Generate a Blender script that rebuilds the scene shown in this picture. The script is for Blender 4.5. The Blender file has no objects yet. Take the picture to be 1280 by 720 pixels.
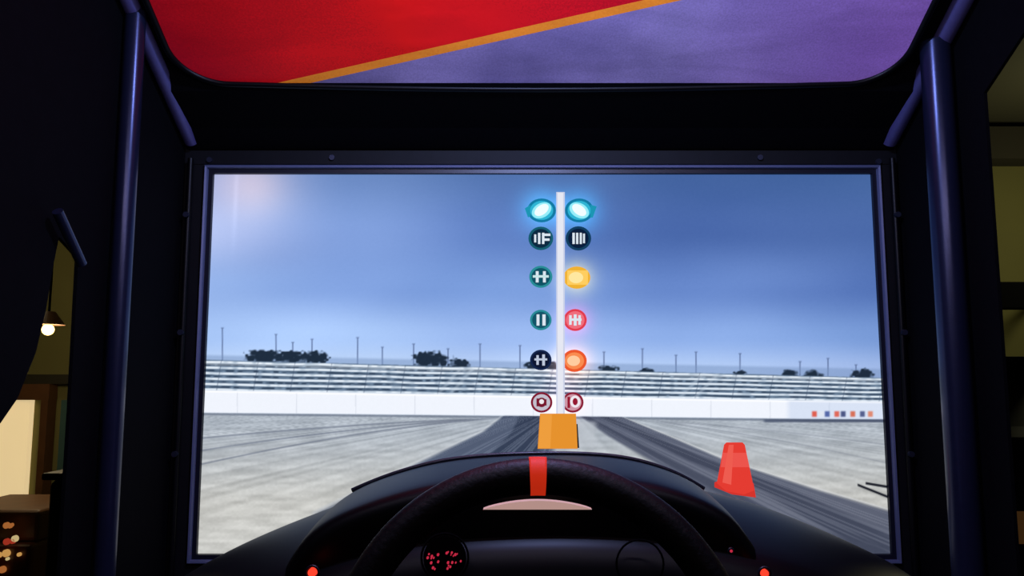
import bpy, bmesh, math
import numpy as np
from mathutils import Vector, Matrix

scene = bpy.context.scene
try:
    scene.view_settings.view_transform = 'Standard'
    scene.view_settings.look = 'None'
except Exception as e:
    print(e)

# ------------------------------------------------------------------ camera
F = 1000.0; TH = math.radians(6.6); ZC = 1.2; C, S = math.cos(TH), math.sin(TH)
cam_d = bpy.data.cameras.new('camera'); cam = bpy.data.objects.new('camera', cam_d)
scene.collection.objects.link(cam); scene.camera = cam
cam_d.sensor_width = 36; cam_d.lens = 36 * F / 1280
cam.location = (0, 0, ZC); cam.rotation_euler = (math.pi / 2 + TH, 0, 0)
cam_d.clip_start = 0.02

def P(px, py, y):            # survey helper: photo measurement -> world point on the plane Y=y
    x, u = (px - 640) / F, (360 - py) / F
    t = y / (C - u * S)
    return Vector((x * t, y, ZC + t * (S + u * C)))
def PX(px, py, X):           # same on a side plane X
    x, u = (px - 640) / F, (360 - py) / F
    t = X / x
    return Vector((X, t * (C - u * S), ZC + t * (S + u * C)))

# ------------------------------------------------------------------ helpers
def lin(c):
    c = np.asarray(c, dtype=float) / 255.0
    return np.where(c <= 0.04045, c / 12.92, ((c + 0.055) / 1.055) ** 2.4)

def mat(name, col, rough=0.5, metal=0.0, emit=None, es=1.0, noise=0.0, nscale=60, bump=0.0, spec=0.5, coat=0.0):
    m = bpy.data.materials.new(name); m.use_nodes = True
    nt = m.node_tree; b = nt.nodes['Principled BSDF']
    l = [float(v) for v in lin(col)] + [1]
    b.inputs['Base Color'].default_value = l
    b.inputs['Roughness'].default_value = rough; b.inputs['Metallic'].default_value = metal
    b.inputs['Specular IOR Level'].default_value = spec
    b.inputs['Coat Weight'].default_value = coat
    if emit is not None:
        b.inputs['Emission Color'].default_value = [float(v) for v in lin(emit)] + [1]
        b.inputs['Emission Strength'].default_value = es
    tc = nt.nodes.new('ShaderNodeTexCoord')
    n = nt.nodes.new('ShaderNodeTexNoise'); n.inputs['Scale'].default_value = nscale; n.inputs['Detail'].default_value = 4
    nt.links.new(tc.outputs['Object'], n.inputs['Vector'])
    if noise > 0:
        mx = nt.nodes.new('ShaderNodeMix'); mx.data_type = 'RGBA'
        mx.inputs[6].default_value = [v * (1 - noise) for v in l[:3]] + [1]
        mx.inputs[7].default_value = [min(1, v * (1 + noise)) for v in l[:3]] + [1]
        nt.links.new(n.outputs['Fac'], mx.inputs[0]); nt.links.new(mx.outputs[2], b.inputs['Base Color'])
    if bump > 0:
        bp = nt.nodes.new('ShaderNodeBump'); bp.inputs['Strength'].default_value = bump; bp.inputs['Distance'].default_value = 0.002
        nt.links.new(n.outputs['Fac'], bp.inputs['Height']); nt.links.new(bp.outputs['Normal'], b.inputs['Normal'])
    return m

def emat(name, col, s=1.0):
    m = bpy.data.materials.new(name); m.use_nodes = True
    nt = m.node_tree; nt.nodes.clear()
    o = nt.nodes.new('ShaderNodeOutputMaterial'); e = nt.nodes.new('ShaderNodeEmission')
    e.inputs[0].default_value = [float(v) for v in lin(col)] + [1]; e.inputs[1].default_value = s
    nt.links.new(e.outputs[0], o.inputs[0]); return m

def obj(name, me, m=None, parent=None, smooth=False):
    o = bpy.data.objects.new(name, me); scene.collection.objects.link(o)
    if m: me.materials.append(m)
    if parent: o.parent = parent
    if smooth:
        for p in me.polygons: p.use_smooth = True
    return o
def empty(name):
    o = bpy.data.objects.new(name, None); scene.collection.objects.link(o); o.empty_display_size = 0.1; return o
def mesh_from(name, v, f, m, parent=None, smooth=False):
    me = bpy.data.meshes.new(name); me.from_pydata([tuple(a) for a in v], [], f); me.update()
    bm = bmesh.new(); bm.from_mesh(me); bmesh.ops.recalc_face_normals(bm, faces=bm.faces); bm.to_mesh(me); bm.free()
    return obj(name, me, m, parent, smooth)
def box(name, lo, hi, m, parent=None, bevel=0.0):
    x0, y0, z0 = lo; x1, y1, z1 = hi
    v = [(x0,y0,z0),(x1,y0,z0),(x1,y1,z0),(x0,y1,z0),(x0,y0,z1),(x1,y0,z1),(x1,y1,z1),(x0,y1,z1)]
    f = [(0,3,2,1),(4,5,6,7),(0,1,5,4),(1,2,6,5),(2,3,7,6),(3,0,4,7)]
    o = mesh_from(name, v, f, m, parent)
    if bevel:
        b = o.modifiers.new('bevel', 'BEVEL'); b.width = bevel; b.segments = 3
    return o
def tube(name, pts, r, m, parent=None, cyclic=False, seg=10, smooth_curve=False):
    cu = bpy.data.curves.new(name, 'CURVE'); cu.dimensions = '3D'
    sp = cu.splines.new('NURBS' if smooth_curve else 'POLY'); sp.points.add(len(pts) - 1)
    for i, p in enumerate(pts): sp.points[i].co = (*p, 1)
    if smooth_curve: sp.order_u = 4; sp.use_endpoint_u = True; sp.resolution_u = 8
    sp.use_cyclic_u = cyclic
    cu.bevel_depth = r; cu.bevel_resolution = seg; cu.use_fill_caps = True
    tmp = bpy.data.objects.new(name + '_c', cu); scene.collection.objects.link(tmp)
    dg = bpy.context.evaluated_depsgraph_get()
    me = bpy.data.meshes.new_from_object(tmp.evaluated_get(dg))
    bpy.data.objects.remove(tmp)
    me.materials.clear()
    return obj(name, me, m, parent, True)
def prism(name, pts, vec, m, parent=None, bevel=0.0):   # polygon extruded by vec
    n = len(pts); vec = Vector(vec)
    v = [Vector(p) for p in pts] + [Vector(p) + vec for p in pts]
    f = [tuple(range(n)), tuple(range(2 * n - 1, n - 1, -1))] + [(i, (i + 1) % n, n + (i + 1) % n, n + i) for i in range(n)]
    o = mesh_from(name, v, f, m, parent)
    if bevel:
        b = o.modifiers.new('bevel', 'BEVEL'); b.width = bevel; b.segments = 3; b.limit_method = 'ANGLE'
    return o
def cyl(name, p, axis, r, h, m, parent=None, n=32, r2=None):
    bm = bmesh.new(); bmesh.ops.create_cone(bm, cap_ends=True, segments=n, radius1=r, radius2=r if r2 is None else r2, depth=h)
    q = Vector((0, 0, 1)).rotation_difference(Vector(axis).normalized()).to_matrix().to_4x4()
    bmesh.ops.transform(bm, matrix=Matrix.Translation(Vector(p)) @ q, verts=bm.verts)
    me = bpy.data.meshes.new(name); bm.to_mesh(me); bm.free()
    return obj(name, me, m, parent, False)

# ------------------------------------------------------------------ materials
M_black = mat('black_painted_panel', (11, 11, 15), 0.6, noise=0.3, nscale=40, bump=0.15, spec=0.2)
M_flat = mat('black_felt', (7, 7, 10), 0.95, noise=0.3, spec=0.05)
M_tube = mat('powder_coated_steel_tube', (38, 42, 68), 0.28, metal=0.6, noise=0.15, nscale=90, bump=0.04)
M_rail = mat('brushed_roof_rail', (88, 82, 134), 0.45, metal=0.3, noise=0.15, nscale=90, bump=0.08)
M_bez = mat('bezel_satin_metal', (104, 112, 146), 0.42, metal=0.4, noise=0.1, spec=0.5)
M_trim = mat('dark_satin_trim', (24, 25, 38), 0.35, noise=0.1, spec=0.5)
M_dash = mat('black_fibreglass', (5, 5, 7), 0.42, noise=0.2, spec=0.2)
M_rim = mat('steering_rim_rubber', (13, 12, 15), 0.5, noise=0.3, nscale=200, bump=0.3, spec=0.4)
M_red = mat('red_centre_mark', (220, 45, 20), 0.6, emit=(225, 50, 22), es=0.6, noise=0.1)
M_screw = mat('screw_head', (90, 95, 120), 0.3, metal=0.9, noise=0.1)

# ------------------------------------------------------------------ television
D = 1.7
X0, X1, Z0, Z1 = -0.647, 0.779, 0.846, 1.645
tv = empty('television')
NX, NZ = 900, 504
gx = np.linspace(X0, X1, NX); gz = np.linspace(Z0, Z1, NZ)
GX, GZ = np.meshgrid(gx, gz)
w = D * C + (GZ - ZC) * S
x = 640 + F * GX / w                       # picture coordinates of the displayed frame
y = 360 - F * (-D * S + (GZ - ZC) * C) / w
rng = np.random.default_rng(4)
def sst(a, b, v):
    t = np.clip((v - a) / (b - a), 0, 1); return t * t * (3 - 2 * t)
def noise2(u, v, seed):
    r = np.random.default_rng(seed); n = 256; T = r.random((n, n))
    ui, vi = np.floor(u).astype(int), np.floor(v).astype(int); fu, fv = u - ui, v - vi
    fu = fu * fu * (3 - 2 * fu); fv = fv * fv * (3 - 2 * fv)
    a = T[vi % n, ui % n]; b = T[vi % n, (ui + 1) % n]; c = T[(vi + 1) % n, ui % n]; d = T[(vi + 1) % n, (ui + 1) % n]
    return (a * (1 - fu) + b * fu) * (1 - fv) + (c * (1 - fu) + d * fu) * fv
img = np.zeros(x.shape + (3,))
cx = [250, 450, 640, 860, 1115]; cy = [210, 290, 360, 420, 465]
G = np.array([
 [(156,168,214),(102,132,188),(78,110,168),(62,93,152),(66,98,155)],
 [(172,188,234),(124,154,214),(96,128,194),(78,108,172),(74,104,166)],
 [(148,178,232),(134,166,226),(122,156,218),(102,134,200),(90,121,186)],
 [(168,198,246),(168,198,246),(154,184,238),(136,168,226),(122,155,214)],
 [(196,217,248),(194,216,248),(188,210,246),(174,198,238),(160,184,230)]], dtype=float)
def blend(G, x, y):
    xi = np.clip(np.searchsorted(cx, x) - 1, 0, 3); yi = np.clip(np.searchsorted(cy, y) - 1, 0, 3)
    cxa, cya = np.array(cx), np.array(cy)
    fx = np.clip((x - cxa[xi]) / (cxa[xi + 1] - cxa[xi]), 0, 1)[..., None]; fy = np.clip((y - cya[yi]) / (cya[yi + 1] - cya[yi]), 0, 1)[..., None]
    fx = fx*fx*(3-2*fx); fy = fy*fy*(3-2*fy)
    return (G[yi, xi] * (1 - fx) + G[yi, xi + 1] * fx) * (1 - fy) + (G[yi + 1, xi] * (1 - fx) + G[yi + 1, xi + 1] * fx) * fy
img[:] = blend(G, x, y)
cl = noise2(x / 210 + y / 100, y / 75 - x / 260, 1) * .65 + noise2(x / 90 + y / 60, y / 34 - x / 200, 2) * .25
img += ((cl - 0.45) * 22)[..., None] * np.array([1, 1, .9])
img += np.exp(-(((x - 318) / 45) ** 2 + ((y - 232) / 38) ** 2))[..., None] * np.array([48, 26, 5])
img += (np.exp(-(((x - 292 - (300 - y) * .05) / 3) ** 2)) * sst(340, 250, y) * 10)[..., None]
def over(mask, col):
    global img
    m = np.clip(mask, 0, 1)[..., None]; img = img * (1 - m) + np.asarray(col, float) * m
def band(v, a, b, s=0.8): return sst(a - s, a + s, v) * (1 - sst(b - s, b + s, v))
# light poles
for px_, top in [(278,410),(345,418),(366,428),(390,424),(447,422),(478,434),(517,430),(560,436),(600,430),(650,432),(755,440),(803,436),(845,444),(870,440),(925,442),(1000,452),(1035,448),(1070,456)]:
    over(band(x, px_ - .8, px_ + .8, .6) * band(y, top, 470) * .7, (74, 90, 130))
    over(band(x, px_ - 2, px_ + 2, .6) * band(y, top - 1, top + 1, .6) * .35, (74, 90, 130))
# tree line
yt = 448 + (x - 260) * 0.0205
over(band(y, yt - 4, yt + 8, 2.5) * (0.5), (116, 142, 184))
def blob(cx_, cy_, rx, ry, seed, col=(30, 44, 62)):
    n = noise2(x / 3.5, y / 3, seed) * .8
    over((1 - sst(.7, 1.3, ((x - cx_) / rx) ** 2 + ((y - cy_) / ry) ** 2 + n)) , col)
for b in [(328,446,28,11,5),(362,446,28,10,6),(395,447,20,10,7),(540,450,28,13,8),(528,447,14,9,9),(574,455,16,8,10),
          (668,457,14,7,11),(690,458,12,7,12),(760,462,16,6,13),(808,465,14,6,15),(988,468,12,8,14),(1016,469,15,9,16),(1078,469,18,10,17),(925,467,10,5,18)]: blob(*b)
# grandstand
yt = 450 + (x - 260) * 0.0265; yb = 488 + (x - 260) * 0.017
st = (y - yt) / (yb - yt)
mask = band(st, 0, 1, .03)
over(mask, (116, 138, 162))
rows = 0.5 + 0.5 * np.cos((st - .06) * 2 * math.pi * 5.5 + (noise2(x / 40, st * 2, 50) - .5) * 1.2)
br = 0.5 + 0.9 * noise2(x / 6, st * 5.5, 21)
over(mask * sst(.45, .95, rows) * np.clip(br, 0, 1) * .95, (232, 241, 250))
over(mask * sst(.4, .9, 1 - rows) * .8 * np.clip(noise2(x / 5, st * 11, 22) * 1.6, 0, 1), (38, 54, 76))
over(mask * band((x + st * 6) % 46, 0, 1.4, .7) * .4, (60, 75, 100))
over(mask * (np.abs(st - .12) < .05) * .3, (250, 252, 255))
for gxp in (560, 575, 862, 880):
    over(mask * band(x + (st - .5) * 30, gxp, gxp + 5, 2) * .35, (200, 212, 225))
# white wall
wt, wb = yb, 516 + (x - 260) * 0.010
over(band(y, wt, wb, 1), (236, 240, 249))
over(band(y, wt, wt + 2.5, .8) * .7, (253, 253, 255))
over(band(x % 74, 0, 1.2, .6) * band(y, wt + 2, wb, 1) * .2, (130, 140, 160))
over(band(y, wt + 1, wb, 1) * band(x, 985, 1120, 5) * .35, (170, 190, 225))
# tarmac
gm = sst(-1, 1, y - wb)
gy = y - 505
ang = (x - 706) / np.maximum(gy, 4)
dd = sst(515, 640, y)
base = np.array([168, 177, 188.])[None, None] * (1 - dd[..., None]) + np.array([190, 190, 186.]) * dd[..., None]
img = img * (1 - gm[..., None]) + base * gm[..., None]
nz = noise2(ang * 6 + 90, y / 60, 31) - .5; nz2 = noise2(x / 30, y / 4, 32) - .5; nz3 = noise2(x / 3, y / 2, 33) - .5
img += (gm * (nz * 28 + nz2 * 24 + nz3 * 9))[..., None]
over(gm * band(y, wb, wb + 3, 1) * .6, (90, 100, 120))
def seg_mask(pts_l, pts_r, soft):
    ys = [p[1] for p in pts_l]; xl = np.interp(y, ys, [p[0] for p in pts_l]); ysr = [p[1] for p in pts_r]; xr = np.interp(y, ysr, [p[0] for p in pts_r])
    s = soft * (0.3 + np.maximum(y - 515, 0) / 60)
    return sst(-s, s, x - xl) * sst(-s, s, xr - x)
lane1 = seg_mask([(632,518),(604,540),(552,565),(480,600),(400,640)], [(706,518),(700,540),(690,565),(680,600),(670,640)], 6)
over(gm * lane1 * .85, (62, 73, 98))
over(gm * seg_mask([(650,518),(640,540),(615,565),(590,600),(570,640)], [(692,518),(684,540),(672,565),(660,600),(650,640)], 4) * .6, (34, 44, 66))
lane2 = seg_mask([(722,518),(760,545),(812,575),(880,615),(1010,680)], [(770,518),(835,545),(905,575),(1020,612),(1150,650)], 5)
over(gm * lane2 * .85, (72, 78, 99))
over(gm * seg_mask([(742,518),(800,545),(860,575),(955,615),(1060,680)], [(754,518),(818,545),(886,575),(990,612),(1120,672)], 3) * .5, (42, 48, 67))
over(gm * seg_mask([(724,518),(770,545),(825,575),(896,615),(1030,690)], [(730,518),(782,545),(840,575),(915,612),(1060,690)], 3) * .4, (42, 48, 67))
# pale painted lane edge lines
over(gm * seg_mask([(770,518),(836,545),(907,575),(1023,612),(1152,650)], [(772,518),(840,545),(912,575),(1030,612),(1160,650)], 1) * .5, (214, 216, 218))
over(gm * seg_mask([(628,518),(598,540),(543,565),(470,600),(390,640)], [(631,518),(602,540),(549,565),(478,600),(398,640)], 1) * .35, (206, 210, 216))
over(gm * lane1 * band(noise2(ang * 30 + 40, y / 90, 35), .62, 1, .1) * .3, (150, 160, 180))
over(gm * lane2 * band(noise2(ang * 30 + 140, y / 90, 36), .62, 1, .1) * .25, (150, 155, 170))
for (a, b, c_) in [(520, 250, 42), (536, 560, 60), (533, 300, 26)]:
    ycur = 522 + (np.maximum(0, 640 - x) / 400) ** 1.5 * c_
    over(gm * band(y, ycur, ycur + 1.8, 1) * sst(640, 560, x) * .55, (84, 92, 112))
for c_ in (30, 52):
    ycur = 524 + (np.maximum(0, x - 780) / 320) ** 1.4 * c_
    over(gm * band(y, ycur, ycur + 1.5, 1) * sst(780, 840, x) * .3, (104, 110, 126))
over(band(x, 700, 745, 5) * band(y, 527, 560, 3) * .6, (186, 192, 200))
# coloured trackside clutter at right
for i, (bx, bc) in enumerate([(1018,(220,70,50)),(1027,(220,225,235)),(1034,(60,80,150)),(1046,(220,80,60)),(1054,(50,60,110)),(1066,(210,90,60)),(1078,(60,70,120)),(1088,(220,120,90))]):
    over(band(x, bx - 3, bx + 3, 1.5) * band(y, 514, 521, 1.5) * .85, bc)
over(band(x, 955, 1120, 3) * band(y, 524, 528, 1) * .7, (60, 70, 95))
for (ax, ay, bx, by) in [(1072,606,1112,622),(1082,604,1112,609)]:
    yl = ay + (x - ax) * (by - ay) / (bx - ax); over(band(x, ax, bx, 1) * band(y, yl - 1.6, yl + 1.6, .8), (25, 28, 38))
# bloom of the lit lamps on the display
def glow(cx_, cy_, r, col, k=1.0):
    global img
    g = np.exp(-((x - cx_) ** 2 + (y - cy_) ** 2) / (r * r)); img += (g * k)[..., None] * np.array(col, float)
for (lx, ly, r, c_) in [(677,262,24,(10,90,110)),(724,264,24,(10,90,110)),(721,347,20,(150,110,10)),(719,400,18,(130,10,30)),(718,451,20,(150,60,10)),(700,460,22,(40,28,28)),(706,500,22,(40,12,20))]:
    glow(lx, ly, r, c_, .75)
for yy in range(250, 520, 12): glow(700, yy, 8, (12, 13, 16))
img += (noise2(x / 1.7, y / 1.7, 77) - .5)[..., None] * 2
img = np.clip(img, 0, 255)
rgb = lin(img)
co = np.stack([GX, np.full_like(GX, D), GZ], -1).reshape(-1, 3)
idx = np.arange(NX * NZ).reshape(NZ, NX)
quads = np.stack([idx[:-1, :-1], idx[:-1, 1:], idx[1:, 1:], idx[1:, :-1]], -1).reshape(-1, 4)
me = bpy.data.meshes.new('display_panel')
me.vertices.add(len(co)); me.vertices.foreach_set('co', co.ravel())
me.loops.add(quads.size); me.loops.foreach_set('vertex_index', quads.ravel().astype(np.int32))
me.polygons.add(len(quads)); me.polygons.foreach_set('loop_start', np.arange(0, quads.size, 4, dtype=np.int32))
me.update(calc_edges=True)
att = me.color_attributes.new('picture', 'FLOAT_COLOR', 'POINT')
att.data.foreach_set('color', np.concatenate([rgb.reshape(-1, 3), np.ones((len(co), 1))], 1).astype(np.float32).ravel())
M_disp = bpy.data.materials.new('lcd_picture'); M_disp.use_nodes = True; nt = M_disp.node_tree; nt.nodes.clear()
o_ = nt.nodes.new('ShaderNodeOutputMaterial'); e_ = nt.nodes.new('ShaderNodeEmission'); a_ = nt.nodes.new('ShaderNodeAttribute'); a_.attribute_name = 'picture'
e_.inputs[1].default_value = 1.05
nt.links.new(a_.outputs['Color'], e_.inputs[0]); nt.links.new(e_.outputs[0], o_.inputs[0])
obj('display_panel', me, M_disp, tv)

# --- graphics drawn flat on the display surface
_c = {}
def em(col, s=1.0):
    k = (tuple(col), s)
    if k not in _c: _c[k] = emat('pixel_%d_%d_%d' % tuple(col), col, s)
    return _c[k]
def flat(name, pts, col, layer, s=1.0):
    yy = D - 0.0006 * layer
    v = [P(a, b, yy) for a, b in pts]
    return mesh_from(name, v, [tuple(range(len(v)))], em(col, s), tv)
def ell(cx_, cy_, rx, ry, n=28, rot=0):
    return [(cx_ + rx * math.cos(a) * math.cos(rot) - ry * math.sin(a) * math.sin(rot), cy_ + rx * math.cos(a) * math.sin(rot) + ry * math.sin(a) * math.cos(rot)) for a in [2 * math.pi * i / n for i in range(n)]]
def rect(a, b, c, d): return [(a, b), (c, b), (c, d), (a, d)]
# starting-light tree
flat('tree_pole', rect(695.3, 240, 706, 519), (204, 210, 232), 4)
flat('tree_pole_face', rect(697, 241, 704, 519), (230, 232, 243), 5)
for lx, rot in ((677, .25), (724, -.25)):
    flat('stage_lamp_ring', ell(lx, 263, 18, 15), (18, 122, 164), 2)
    flat('stage_lamp_ring_dark', ell(lx, 263, 14.5, 12), (46, 180, 212), 3)
    flat('stage_lamp_ear', [(lx - 21, 258 + rot * 10), (lx - 14, 256), (lx - 14, 270), (lx - 17, 272)] if rot > 0 else [(lx + 22, 258), (lx + 14, 256), (lx + 14, 272), (lx + 17, 272)], (28, 150, 180), 3)
    flat('stage_lamp_glow', ell(lx, 263, 13, 9, rot=-rot * 2), (150, 238, 250), 4)
    flat('stage_lamp_core', ell(lx, 262.5, 10, 6, rot=-rot * 2.5), (242, 253, 255), 5)
def ringlamp(lx, ly, r, ring, inner, tick, ticks, k=1.0):
    flat('lamp_ring', ell(lx, ly, r, r * .95), ring, 2)
    flat('lamp_face', ell(lx, ly, r * .8, r * .76), inner, 3)
    for (dx, h, w_) in ticks:
        flat('lamp_bar', rect(lx + dx - w_, ly - h, lx + dx + w_, ly + h), tick, 4)
W = (220, 232, 242)
ringlamp(676, 298, 15.5, (22, 92, 112), (12, 42, 66), W, [(-7, 5, 1.3), (-2, 7, 1.5), (3, 7, 1.5)])
flat('lamp_bar', rect(680, 292, 688, 295), W, 4); flat('lamp_bar', rect(680, 298, 687, 301), W, 4)
ringlamp(723, 298, 16, (18, 62, 96), (10, 30, 60), W, [(-6, 7, 1.5), (-1.5, 7, 1.4), (3, 7, 1.3), (7, 6, 1.2)])
ringlamp(676, 346, 14.5, (40, 140, 150), (16, 82, 100), W, [(-4.5, 7, 1.8), (4.5, 7, 1.8)])
flat('lamp_bar', rect(666, 344, 686, 347), (200, 230, 232), 5)
ringlamp(676, 400, 13.5, (40, 138, 150), (18, 84, 104), W, [(-3.5, 7, 1.8), (4, 7, 2)])
ringlamp(676, 450, 13.5, (20, 36, 74), (14, 22, 50), (190, 200, 220), [(-4, 6, 1.5), (3.5, 7, 1.7)])
flat('lamp_bar', rect(668, 448, 684, 450.5), (190, 200, 220), 5)
ringlamp(677, 503, 13.5, (130, 20, 46), (196, 190, 204), (120, 22, 46), [(-5, 5, 1.4), (5, 4, 1.2)])
flat('lamp_bar', ell(677, 503, 6, 6), (120, 22, 46), 4); flat('lamp_bar', ell(677, 502, 3, 3), (240, 235, 240), 5)
ringlamp(716, 503, 13.5, (140, 24, 50), (206, 150, 166), (150, 24, 50), [(-5, 7, 1.7)])
flat('lamp_bar', ell(719, 502, 6.5, 7.5), (240, 232, 240), 4); flat('lamp_bar', ell(719, 502, 3.2, 4.5), (150, 24, 50), 5)
flat('amber_lamp', ell(721, 347, 17, 14), (240, 178, 50), 2)
flat('amber_lamp_core', rect(709, 338, 735, 356), (255, 206, 96), 3); flat('amber_lamp_core', ell(720, 347, 9, 7), (255, 232, 160), 4)
ringlamp(719, 400, 14.5, (226, 60, 78), (240, 110, 125), W, [(-6, 6, 1.6), (0, 7, 1.8), (5.5, 6, 1.6)])
flat('lamp_bar', rect(712, 398, 727, 401), W, 5)
flat('orange_lamp', ell(718, 451, 15.5, 14), (236, 88, 44), 2); flat('orange_lamp_mid', ell(718, 451, 12, 10.5), (250, 140, 80), 3); flat('orange_lamp_core', ell(717, 451, 8, 6.5), (255, 205, 160), 4)
flat('tree_base_shadow', [(672, 560), (680, 528), (722, 530), (724, 560)], (24, 26, 34), 5)
flat('tree_base', [(675, 517), (720, 517), (722, 561), (672, 561)], (230, 146, 46), 6)
flat('tree_base_highlight', [(676, 518), (690, 518), (688, 560), (673, 560)], (238, 158, 62), 7)
# traffic cone on the display
flat('traffic_cone_base', [(893, 603), (905, 598), (942, 604), (945, 622), (915, 618), (893, 609)], (212, 52, 44), 2)
flat('traffic_cone_body', [(905, 556), (908, 553), (928, 553), (931, 556), (943, 613), (930, 618), (908, 614), (896, 604)], (228, 60, 50), 3)
flat('traffic_cone_band', [(903.5, 566), (933, 566), (937, 584), (901, 584)], (236, 84, 76), 4)
flat('traffic_cone_shine', [(911, 556), (917, 556), (914, 606), (903, 603)], (238, 92, 80), 5)

# bezel: four mitred profile bars with an inner chamfer
def bezel_ring(name, pro, m):
    v, f = [], []
    n = len(pro)
    for (ox, yy) in pro:
        v += [(X0 - ox, yy, Z0 - ox), (X1 + ox, yy, Z0 - ox), (X1 + ox, yy, Z1 + ox), (X0 - ox, yy, Z1 + ox)]
    for i in range(n - 1):
        for k in range(4):
            f.append((4 * i + k, 4 * i + (k + 1) % 4, 4 * (i + 1) + (k + 1) % 4, 4 * (i + 1) + k))
    return mesh_from(name, v, f, m, tv)
bezel_ring('bezel_inner', [(0, D - .0005), (.0015, D - .006), (.0105, D - .006), (.0105, D + .02)], M_trim)
bezel_ring('bezel_outer', [(.0105, D - .006), (.0125, D - .013), (.0165, D - .014), (.019, D - .010), (.020, D + .03)], M_bez)
box('tv_back', (X0 - .02, D + .004, Z0 - .02), (X1 + .02, D + .05, Z1 + .02), M_flat, tv)

# ------------------------------------------------------------------ simulator cabinet
cab = empty('racing_simulator_cabinet')
XL, XR = -0.71, 0.835
def rail_z(yy): return ZC + .2914 * D + .55 * (D - yy) + .012
box('back_panel', (XL - .008, D + .055, 0.0), (XR + .008, D + .085, 2.0), M_black, cab)
box('surround_top', (XL, D - .006, Z1 + .022), (XR, D + .05, 2.0), M_black, cab)
box('surround_left', (XL, D - .004, 0), (X0 - .022, D + .05, Z1 + .022), M_black, cab)
box('surround_right', (X1 + .022, D - .004, 0), (XR, D + .05, Z1 + .022), M_black, cab)
box('surround_bottom', (X0 - .022, D - .004, 0), (X1 + .022, D + .05, Z0 - .022), M_black, cab)
for (sx, sy) in [(415, 197), (950, 197), (262, 200), (1098, 202)]:
    cyl('screw', P(sx, sy, D - .008), (0, -1, 0), .006, .006, M_screw, cab, 16)
# left side panel with curved forward wing (profile in the Y-Z plane)
prof = [(D + .055, 0), (D + .055, 2.0), (1.5, 2.1), (.5, 2.3)]
cur = [(-260, 760), (-160, 660), (-60, 580), (0, 530), (22, 498), (45, 440), (58, 385), (66, 335), (74, 296), (98, 322)]
pts = [Vector((XL, a, b)) for a, b in prof] + [PX(a, b, XL) for a, b in cur] + [Vector((XL, 1.300, 1.15)), Vector((XL, 1.300, 0))]
prism('side_panel_left', pts, (-.006, 0, 0), M_flat, cab)
# right side panel
pr = [(D + .055, 0), (D + .055, 2.0), (1.5, 2.1), (.5, 2.4), (.5, 1.7056 + .5 * .866), (1.367, 1.7056), (1.367, 0)]
prism('side_panel_right', [Vector((XR, a, b)) for a, b in pr], (.006, 0, 0), M_flat, cab)
tube('gusset_strut', [PX(72, 264, XL + .02), PX(102, 330, XL + .02)], .008, M_tube, cab)
# posts
tube('post_left', [(-.690, 1.40, 0), (-.690, 1.40, rail_z(1.40))], .018, M_tube, cab, seg=8)
tube('post_right', [(.805, 1.46, 0), (.805, 1.46, rail_z(1.46))], .027, M_tube, cab, seg=8)
# sloping roof rails
tube('roof_rail_left', [(-.692, D - .02, rail_z(D - .02) - .005), (-.692, .5, rail_z(.5))], .015, M_rail, cab, seg=8)
tube('roof_rail_right', [(.815, D - .02, rail_z(D - .02) - .005), (.815, .5, rail_z(.5))], .017, M_rail, cab, seg=8)
# slim uprights beside the TV
tube('upright_left', [(X0 - .045, D - .02, 0), (X0 - .045, D - .02, Z1 + .03)], .006, M_dash, cab)
tube('upright_right', [(X1 + .040, D - .02, 0), (X1 + .040, D - .02, Z1 + .03)], .006, M_dash, cab)
for zz in (1.05, 1.3, 1.55):
    cyl('screw', (X0 - .045, D - .03, zz), (0, -1, 0), .006, .008, M_screw, cab, 12)
    cyl('screw', (X1 + .040, D - .03, zz), (0, -1, 0), .006, .008, M_screw, cab, 12)
# header: padded soffit between canopy and TV
hp = [(D - .006, Z1 + .05), (D - .06, Z1 + .085), (1.545, 1.775), (1.52, 1.80), (1.52, 2.0), (D - .006, 2.0)]
prism('header_soffit', [Vector((XL + .001, a, b)) for a, b in hp], (XR - XL - .002, 0, 0), M_flat, cab, bevel=.008)
box('roof_cover', (XL - .03, .5, 2.36), (XR + .03, 1.5, 2.39), M_flat, cab)

# canopy: rounded printed panel between the rails, sloping up toward the driver
can = empty('printed_canopy'); can.parent = cab
def can_z(yy): return ZC + .2914 * D + .55 * (D - yy)
cx0, cx1, cyr, rad = -.657, .760, 1.530, .10
ol = [(cx0, .5)]
for i in range(13):
    a = math.pi - i * (math.pi / 2) / 12; ol.append((cx0 + rad + rad * math.cos(a), cyr - rad * .8 + rad * .8 * math.sin(a)))
for i in range(1, 12):
    s = i / 12; ol.append((cx0 + rad + (cx1 - cx0 - 2 * rad) * s, cyr + .0 + .012 * math.sin(math.pi * s)))
for i in range(13):
    a = math.pi / 2 - i * (math.pi / 2) / 12; ol.append((cx1 - rad + rad * math.cos(a), cyr - rad * .8 + rad * .8 * math.sin(a)))
ol.append((cx1, .5))
M_can = bpy.data.materials.new('glowing_canopy_print'); M_can.use_nodes = True; nt = M_can.node_tree; N = nt.nodes; L = nt.links
pb = N['Principled BSDF']; pb.inputs['Roughness'].default_value = .6; pb.inputs['Specular IOR Level'].default_value = .2
tc = N.new('ShaderNodeTexCoord'); sp = N.new('ShaderNodeSeparateXYZ'); L.new(tc.outputs['Object'], sp.inputs[0])
def mth(op, a, b=None):
    n = N.new('ShaderNodeMath'); n.operation = op
    for i, v in enumerate((a, b)):
        if v is None: continue
        if isinstance(v, (int, float)): n.inputs[i].default_value = v
        else: L.new(v, n.inputs[i])
    return n.outputs[0]
d_ = mth('ADD', mth('SUBTRACT', sp.outputs[1], 1.521 - .4184 * .235), mth('MULTIPLY', sp.outputs[0], .235))
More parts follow.
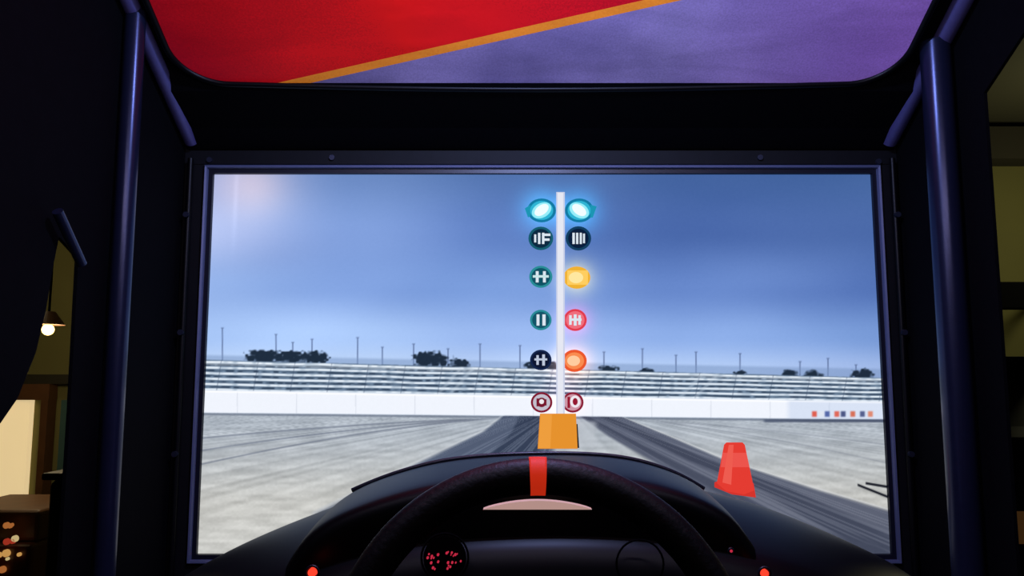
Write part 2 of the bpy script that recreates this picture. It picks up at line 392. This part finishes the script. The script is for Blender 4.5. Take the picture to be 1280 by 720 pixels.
no = N.new('ShaderNodeTexNoise'); no.inputs['Scale'].default_value = 3.2; no.inputs['Detail'].default_value = 3; L.new(tc.outputs['Object'], no.inputs[0])
rp = N.new('ShaderNodeValToRGB'); L.new(no.outputs['Fac'], rp.inputs[0])
def L4(c): return [float(v) for v in lin(c)] + [1]
rp.color_ramp.elements[0].position = .3; rp.color_ramp.elements[0].color = L4((94, 86, 138)); rp.color_ramp.elements[1].position = .7; rp.color_ramp.elements[1].color = L4((152, 138, 198))
mxp = N.new('ShaderNodeMix'); mxp.data_type = 'RGBA'; mp = N.new('ShaderNodeMapRange'); mp.inputs[1].default_value = .3; mp.inputs[2].default_value = .85; L.new(sp.outputs[0], mp.inputs[0])
L.new(mp.outputs[0], mxp.inputs[0]); L.new(rp.outputs[0], mxp.inputs[6]); mxp.inputs[7].default_value = L4((160, 112, 216))
# red area: crimson at the left blending to orange-red at the centre
no2 = N.new('ShaderNodeTexNoise'); no2.inputs['Scale'].default_value = 2.4; L.new(tc.outputs['Object'], no2.inputs[0])
rx = N.new('ShaderNodeMapRange'); rx.inputs[1].default_value = -.66; rx.inputs[2].default_value = .2; L.new(sp.outputs[0], rx.inputs[0])
rr = N.new('ShaderNodeValToRGB'); L.new(mth('ADD', mth('MULTIPLY', rx.outputs[0], .7), mth('MULTIPLY', no2.outputs['Fac'], .45)), rr.inputs[0])
rr.color_ramp.elements[0].position = .12; rr.color_ramp.elements[0].color = L4((150, 6, 36)); rr.color_ramp.elements[1].position = .95; rr.color_ramp.elements[1].color = L4((214, 12, 36))
e3 = rr.color_ramp.elements.new(.55); e3.color = L4((244, 22, 20))
m1 = N.new('ShaderNodeMix'); m1.data_type = 'RGBA'; L.new(mth('GREATER_THAN', d_, 0.0), m1.inputs[0]); L.new(rr.outputs[0], m1.inputs[6]); m1.inputs[7].default_value = L4((255, 150, 44))
m2 = N.new('ShaderNodeMix'); m2.data_type = 'RGBA'; L.new(mth('GREATER_THAN', d_, 0.016), m2.inputs[0]); L.new(m1.outputs[2], m2.inputs[6]); L.new(mxp.outputs[2], m2.inputs[7])
nw = N.new('ShaderNodeTexNoise'); nw.inputs['Scale'].default_value = 300; nw.inputs['Detail'].default_value = 3; L.new(tc.outputs['Object'], nw.inputs[0])
mw = N.new('ShaderNodeMapRange'); mw.inputs[1].default_value = .3; mw.inputs[2].default_value = .7; mw.inputs[3].default_value = .87; mw.inputs[4].default_value = 1.13; L.new(nw.outputs['Fac'], mw.inputs[0])
cr = N.new('ShaderNodeTexNoise'); cr.inputs['Scale'].default_value = 5; cr.inputs['Detail'].default_value = 4; cr.inputs['Distortion'].default_value = .6
mpg = N.new('ShaderNodeMapping'); mpg.inputs['Scale'].default_value = (.6, 3, 1); mpg.inputs['Rotation'].default_value = (0, 0, .3); L.new(tc.outputs['Object'], mpg.inputs[0]); L.new(mpg.outputs[0], cr.inputs[0])
mc = N.new('ShaderNodeMapRange'); mc.inputs[1].default_value = .3; mc.inputs[2].default_value = .7; mc.inputs[3].default_value = .80; mc.inputs[4].default_value = 1.1; L.new(cr.outputs['Fac'], mc.inputs[0])
vm = N.new('ShaderNodeVectorMath'); vm.operation = 'SCALE'; L.new(m2.outputs[2], vm.inputs[0]); L.new(mth('MULTIPLY', mw.outputs[0], mc.outputs[0]), vm.inputs['Scale'])
L.new(vm.outputs[0], pb.inputs['Base Color']); L.new(vm.outputs[0], pb.inputs['Emission Color']); pb.inputs['Emission Strength'].default_value = .26  # weak emission added to brighten the print; no backlight behind it
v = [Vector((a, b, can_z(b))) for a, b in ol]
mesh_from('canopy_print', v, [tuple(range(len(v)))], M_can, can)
tube('canopy_edge', [p + Vector((0, 0.004, -.003)) for p in v], .006, M_dash, can)
bk = [Vector((XL, a, can_z(a) + .03)) for a in (1.56, .5)] + [Vector((XL, a, can_z(a) + .06)) for a in (.5, 1.56)]
prism('canopy_backing', bk, (XR - XL, 0, 0), M_flat, can)

# ------------------------------------------------------------------ dashboard
dash = empty('dashboard')
def lathe_loft(name, prof_px, y0, drops, m, xw=1.0):
    base = [P(a, b, y0) for a, b in prof_px]
    n = len(base); v = []; f = []
    cxm = .5 * (base[0].x + base[-1].x)
    for (yy, dr, sc) in drops:
        for p in base: v.append((cxm + (p.x - cxm) * sc, yy, p.z - dr))
    for i in range(len(drops) - 1):
        for k in range(n - 1):
            f.append((i * n + k, i * n + k + 1, (i + 1) * n + k + 1, (i + 1) * n + k))
    o = mesh_from(name, v, f, m, dash, True)
    s = o.modifiers.new('sub', 'SUBSURF'); s.levels = 1; s.render_levels = 2
    return o
wing = [(100,840),(160,765),(215,722),(270,688),(330,660),(380,640),(430,621),(490,603),(560,592),(640,588),(700,587),(780,590),(850,600),(900,610),(950,624),(1000,643),(1050,665),(1090,684),(1125,703),(1170,750),(1230,830)]
lathe_loft('cowl_wing', wing, 1.0, [(1.25,.30,1.0),(1.22,.10,1.0),(1.12,.03,1.0),(1.0,0,1.0),(.90,.012,.985),(.80,.04,.96),(.77,.055,.95),(.765,.30,.95)], M_dash)
hood = [(398,660),(415,632),(440,612),(475,596),(520,582),(560,573),(610,568),(660,566),(705,565.5),(750,567),(790,572),(825,582),(855,594),(880,610),(900,640)]
lathe_loft('instrument_hood', hood, .95, [(1.10,.12,.9),(1.06,.035,.97),(1.0,.008,1.0),(.95,0,1.0),(.88,.004,1.0),(.80,.010,.99),(.795,.020,.97),(.81,.12,.96)], M_dash)
tube('hood_piping', [P(a, b + 1, .948) for a, b in hood[2:-1]], .0026, M_trim, dash, smooth_curve=True)
box('dash_body', (-.42, .80, .0), (.46, 1.20, .93), M_flat, dash)
face = box('instrument_face', (-.30, .775, .80), (.34, .80, 1.0), M_flat, dash)
M_lr = emat('red_indicator', (255, 60, 40), 1.4); M_lp = emat('pink_indicator', (225, 50, 80), .7)
def lamp(px_, py_, r, m):
    p = P(px_, py_, .772); cyl('indicator', p, (0, -1, 0), r, .006, m, dash, 16)
    tube('indicator_ring', [p + Vector((r * 1.5 * math.cos(a), -.002, r * 1.5 * math.sin(a))) for a in [i * math.pi / 8 for i in range(16)]], .0012, M_trim, dash, cyclic=True, seg=3)
lamp(391, 715, .0040, M_lr); lamp(955, 716, .0036, M_lr); lamp(913, 688, .0014, M_lp)
gc0 = P(556, 697, .774); cyl('gauge_dial', gc0, (0, -1, 0), .020, .002, M_flat, dash, 40)
for i in range(24):
    a = rng.random() * 2 * math.pi; r = 3 + rng.random() ** .8 * 19
    p = P(556 + r * math.cos(a), 697 + r * .8 * math.sin(a), .772)
    cyl('gauge_led', p, (0, -1, 0), .0004 + rng.random() * .0008, .004, M_lp, dash, 8)
for gx_, gy_ in ((556, 697), (800, 705)):
    gc = P(gx_, gy_, .773); tube('gauge_ring', [gc + Vector((.022 * math.cos(a), 0, .022 * math.sin(a))) for a in [i * math.pi / 16 for i in range(32)]], .001, M_flat, dash, cyclic=True, seg=4)

# ------------------------------------------------------------------ steering wheel
sw = empty('steering_wheel')
R, r = .152, .0145; tilt = math.radians(10)
top = P(672, 572, .66)
ax = Vector((0, -math.cos(tilt), math.sin(tilt)))       # faces the driver
up = Vector((0, math.sin(tilt), math.cos(tilt))); rt = Vector((1, 0, 0))
cen = top - up * (R + r)
def wp(a, rad_, off=0): return cen + rt * (rad_ * math.sin(a)) + up * (rad_ * math.cos(a)) + ax * off
def torus(name, R_, ra, rb, a0, a1, n, m):
    v, f = [], []; k = 20; full = abs(a1 - a0) > 6.28
    for i in range(n + (0 if full else 1)):
        a = a0 + (a1 - a0) * i / n
        for j in range(k):
            b = 2 * math.pi * j / k; v.append(wp(a, R_ + ra * math.cos(b), rb * math.sin(b)))
    cnt = n
    tot = n if full else n + 1
    for i in range(cnt):
        for j in range(k):
            i2 = (i + 1) % tot; f.append((i * k + j, i * k + (j + 1) % k, i2 * k + (j + 1) % k, i2 * k + j))
    if not full: f += [tuple(range(k)), tuple(range(n * k, n * k + k))]
    return mesh_from(name, v, f, m, sw, True)
torus('rim', R, r, .0135, 0, 2 * math.pi, 120, M_rim)
torus('centre_mark', R, r + .0008, .0143, -.043, .043, 8, M_red)
for a in (math.radians(100), math.radians(180), math.radians(260)):
    pa, pc = wp(a, .03), wp(a, R)
    dirv = (pc - pa).normalized(); sd = dirv.cross(ax).normalized()
    q = [pa + sd * .022, pc + sd * .015, pc - sd * .015, pa - sd * .022]
    prism('spoke', [p - ax * .003 for p in q], ax * .006, M_rim, sw, bevel=.001)
cyl('hub', cen + ax * .004, ax, .042, .03, M_rim, sw, 40)
cyl('hub_cap', cen + ax * .021, ax, .026, .006, M_trim, sw, 40)
tube('steering_column', [cen - ax * .01, cen - ax * .17], .02, M_dash, sw)
M_glint = mat('painted_hood_glint', (190, 160, 150), .4, emit=(200, 160, 150), es=.7, noise=.1)  # emissive crescent standing in for a light reflection on the gauge hood
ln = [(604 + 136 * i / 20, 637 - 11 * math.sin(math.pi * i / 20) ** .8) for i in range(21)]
prism('painted_hood_glint', [P(a, b, .765) for a, b in ln], (0, .012, 0), M_glint, dash)

# ------------------------------------------------------------------ room
M_wall = mat('olive_wall_paint', (112, 108, 62), .9, noise=.12, nscale=3)
M_floor = mat('dark_carpet', (40, 34, 34), .95, noise=.4, nscale=30)
M_ceil = mat('ceiling_paint', (66, 64, 48), .9, noise=.1, nscale=2)
box('floor', (-5, -3, -.1), (5, 5.5, 0), M_floor)
box('ceiling', (-5, -3, 2.95), (5, 5.5, 3.05), M_ceil)
box('wall_back', (-5, 5.4, 0), (5, 5.5, 2.95), M_wall)
box('wall_left', (-5, -3, 0), (-4.9, 5.4, 2.95), M_wall)
box('wall_right', (4.9, -3, 0), (5, 5.4, 2.95), M_wall)
box('wall_front', (-4.9, -3, 0), (4.9, -2.9, 2.95), M_wall)

def bx(name, a, b, c, d, y0, dep, m, parent=None, bevel=0):
    p, q = P(a, d, y0), P(c, b, y0)
    return box(name, (p.x, y0, p.z), (q.x, y0 + dep, q.z), m, parent, bevel)
M_brown = mat('brown_wood_frame', (96, 62, 36), .5, noise=.3, nscale=12)
M_cream = mat('lit_cream_glass', (236, 208, 150), .6, emit=(236, 210, 158), es=.78, noise=.15, nscale=5)
M_teal = mat('teal_paint', (60, 94, 94), .8, noise=.15, nscale=5)
dr = empty('door_1')
bx('door_glass', -70, 500, 38, 650, 5.34, .05, M_cream, dr)
for a, b, c, d in [(-80, 480, 62, 500), (38, 500, 60, 700), (-80, 644, 62, 656)]:
    bx('door_frame', a, b, c, d, 5.28, .1, M_brown, dr)
bx('door_panel', -80, 656, 42, 760, 5.34, .05, M_brown, dr)
bx('wall_panel_teal', 60, 500, 110, 760, 5.36, .04, M_teal)
bx('trim_1', -90, 468, 110, 480, 5.3, .1, mat('dark_trim', (38, 34, 20), .7, noise=.2))
# pendant lamp
pl = empty('pendant_lamp')
bp = P(60, 412, 4.2)
M_bulb = emat('warm_bulb', (255, 210, 120), 6)
bm = bmesh.new(); bmesh.ops.create_uvsphere(bm, u_segments=20, v_segments=12, radius=.03); bmesh.ops.translate(bm, verts=bm.verts, vec=bp)
me = bpy.data.meshes.new('bulb'); bm.to_mesh(me); bm.free(); obj('bulb', me, M_bulb, pl, True)
cyl('lamp_shade', bp + Vector((0, 0, .06)), (0, 0, 1), .08, .07, M_brown, pl, 32, r2=.03)
tube('cord', [bp + Vector((0, 0, .09)), (bp.x, bp.y, 2.95)], .006, M_flat, pl)
def plight(name, loc, col, e, sz=.1):
    ld = bpy.data.lights.new(name, 'POINT'); ld.energy = e; ld.color = col; ld.shadow_soft_size = sz
    o = bpy.data.objects.new(name, ld); scene.collection.objects.link(o); o.location = loc; return o
plight('pendant_lamp_light', bp + Vector((0, 0, -.08)), (1, .78, .45), 11).parent = pl
bx('trim_2', 1180, 158, 1330, 198, 5.2, .2, mat('dark_olive_soffit', (44, 40, 30), .9, noise=.1))
wm = empty('wall_monitor')
bx('monitor_body', 1250, 352, 1340, 386, 4.6, .08, M_flat, wm, .01)
tube('monitor_bracket', [P(1300, 370, 4.68), P(1300, 370, 5.4)], .02, M_flat, wm)
am = empty('arcade_machine')
q0, q1 = P(1236, 445, 3.6), P(1330, 445, 3.6)
side = [(3.6, 0), (3.6, .85), (3.5, .95), (3.55, 1.0), (3.75, 1.25), (3.65, q0.z), (4.3, q0.z), (4.3, 0)]
prism('machine_body', [Vector((q0.x, a, b)) for a, b in side], (q1.x - q0.x, 0, 0), M_black, am, .01)
M_wn = emat('machine_screen', (90, 60, 30), .3)
bx('machine_screen', 1262, 640, 1320, 680, 3.44, .02, M_wn, am)
# prize machine at left
pm = empty('prize_machine')
p0, p1 = P(-90, 640, 3.8), P(42, 640, 3.8)
M_redm = mat('red_machine_paint', (84, 44, 26), .4, noise=.3, nscale=6)
box('machine_base', (p0.x, 3.8, 0), (p1.x, 4.4, .45), M_redm, pm, .02)
box('machine_head', (p0.x, 3.85, .45), (p1.x, 4.4, p0.z), M_brown, pm, .02)
for i in range(14):
    q = P(-20 + rng.random() * 56, 652 + rng.random() * 66, 3.79)
    if q.z < .1: continue
    c_ = [(240,180,100),(200,120,60),(240,214,150),(190,60,40)][i % 4]
    cyl('machine_light', q, (0, -1, 0), .006 + rng.random() * .012, .012, em(c_, .6), pm, 12)
ds = empty('storage_cabinet')
p0, p1 = P(60, 600, 3.4), P(120, 600, 3.4)
box('cabinet_body', (p0.x, 3.4, .0), (p1.x, 3.8, p0.z), M_black, ds, .03)
box('cabinet_top', (p0.x - .02, 3.38, p0.z), (p1.x + .02, 3.82, p0.z + .03), M_black, ds, .01)

# ------------------------------------------------------------------ lights
plight('room_bulb', (3.4, 4.2, 2.2), (1, .95, .55), 16, .15)
plight('room_bulb', (-3.0, 3.8, 2.6), (1, .85, .5), 9, .15)
def area(name, loc, target, sx, sy, col, e):
    ld = bpy.data.lights.new(name, 'AREA'); ld.shape = 'RECTANGLE'; ld.size = sx; ld.size_y = sy; ld.energy = e; ld.color = col
    o = bpy.data.objects.new(name, ld); scene.collection.objects.link(o); o.location = loc
    o.rotation_euler = (Vector(target) - Vector(loc)).to_track_quat('-Z', 'Y').to_euler(); return o
# added unseen cool light under the canopy, brightening the frame around the television
area('added_fill_light', (.05, .80, 2.05), (.05, 1.7, 1.35), .16, .05, (.38, .48, 1), 10.0)
area('added_fill_light', (.05, .35, 1.75), (.05, 1.35, 1.98), 1.2, .04, (.85, .75, 1), 4.5)  # added unseen light aimed up to brighten the canopy print
wld = bpy.data.worlds.new('world'); scene.world = wld; wld.use_nodes = True
wld.node_tree.nodes['Background'].inputs[0].default_value = (.01, .011, .02, 1); wld.node_tree.nodes['Background'].inputs[1].default_value = .3
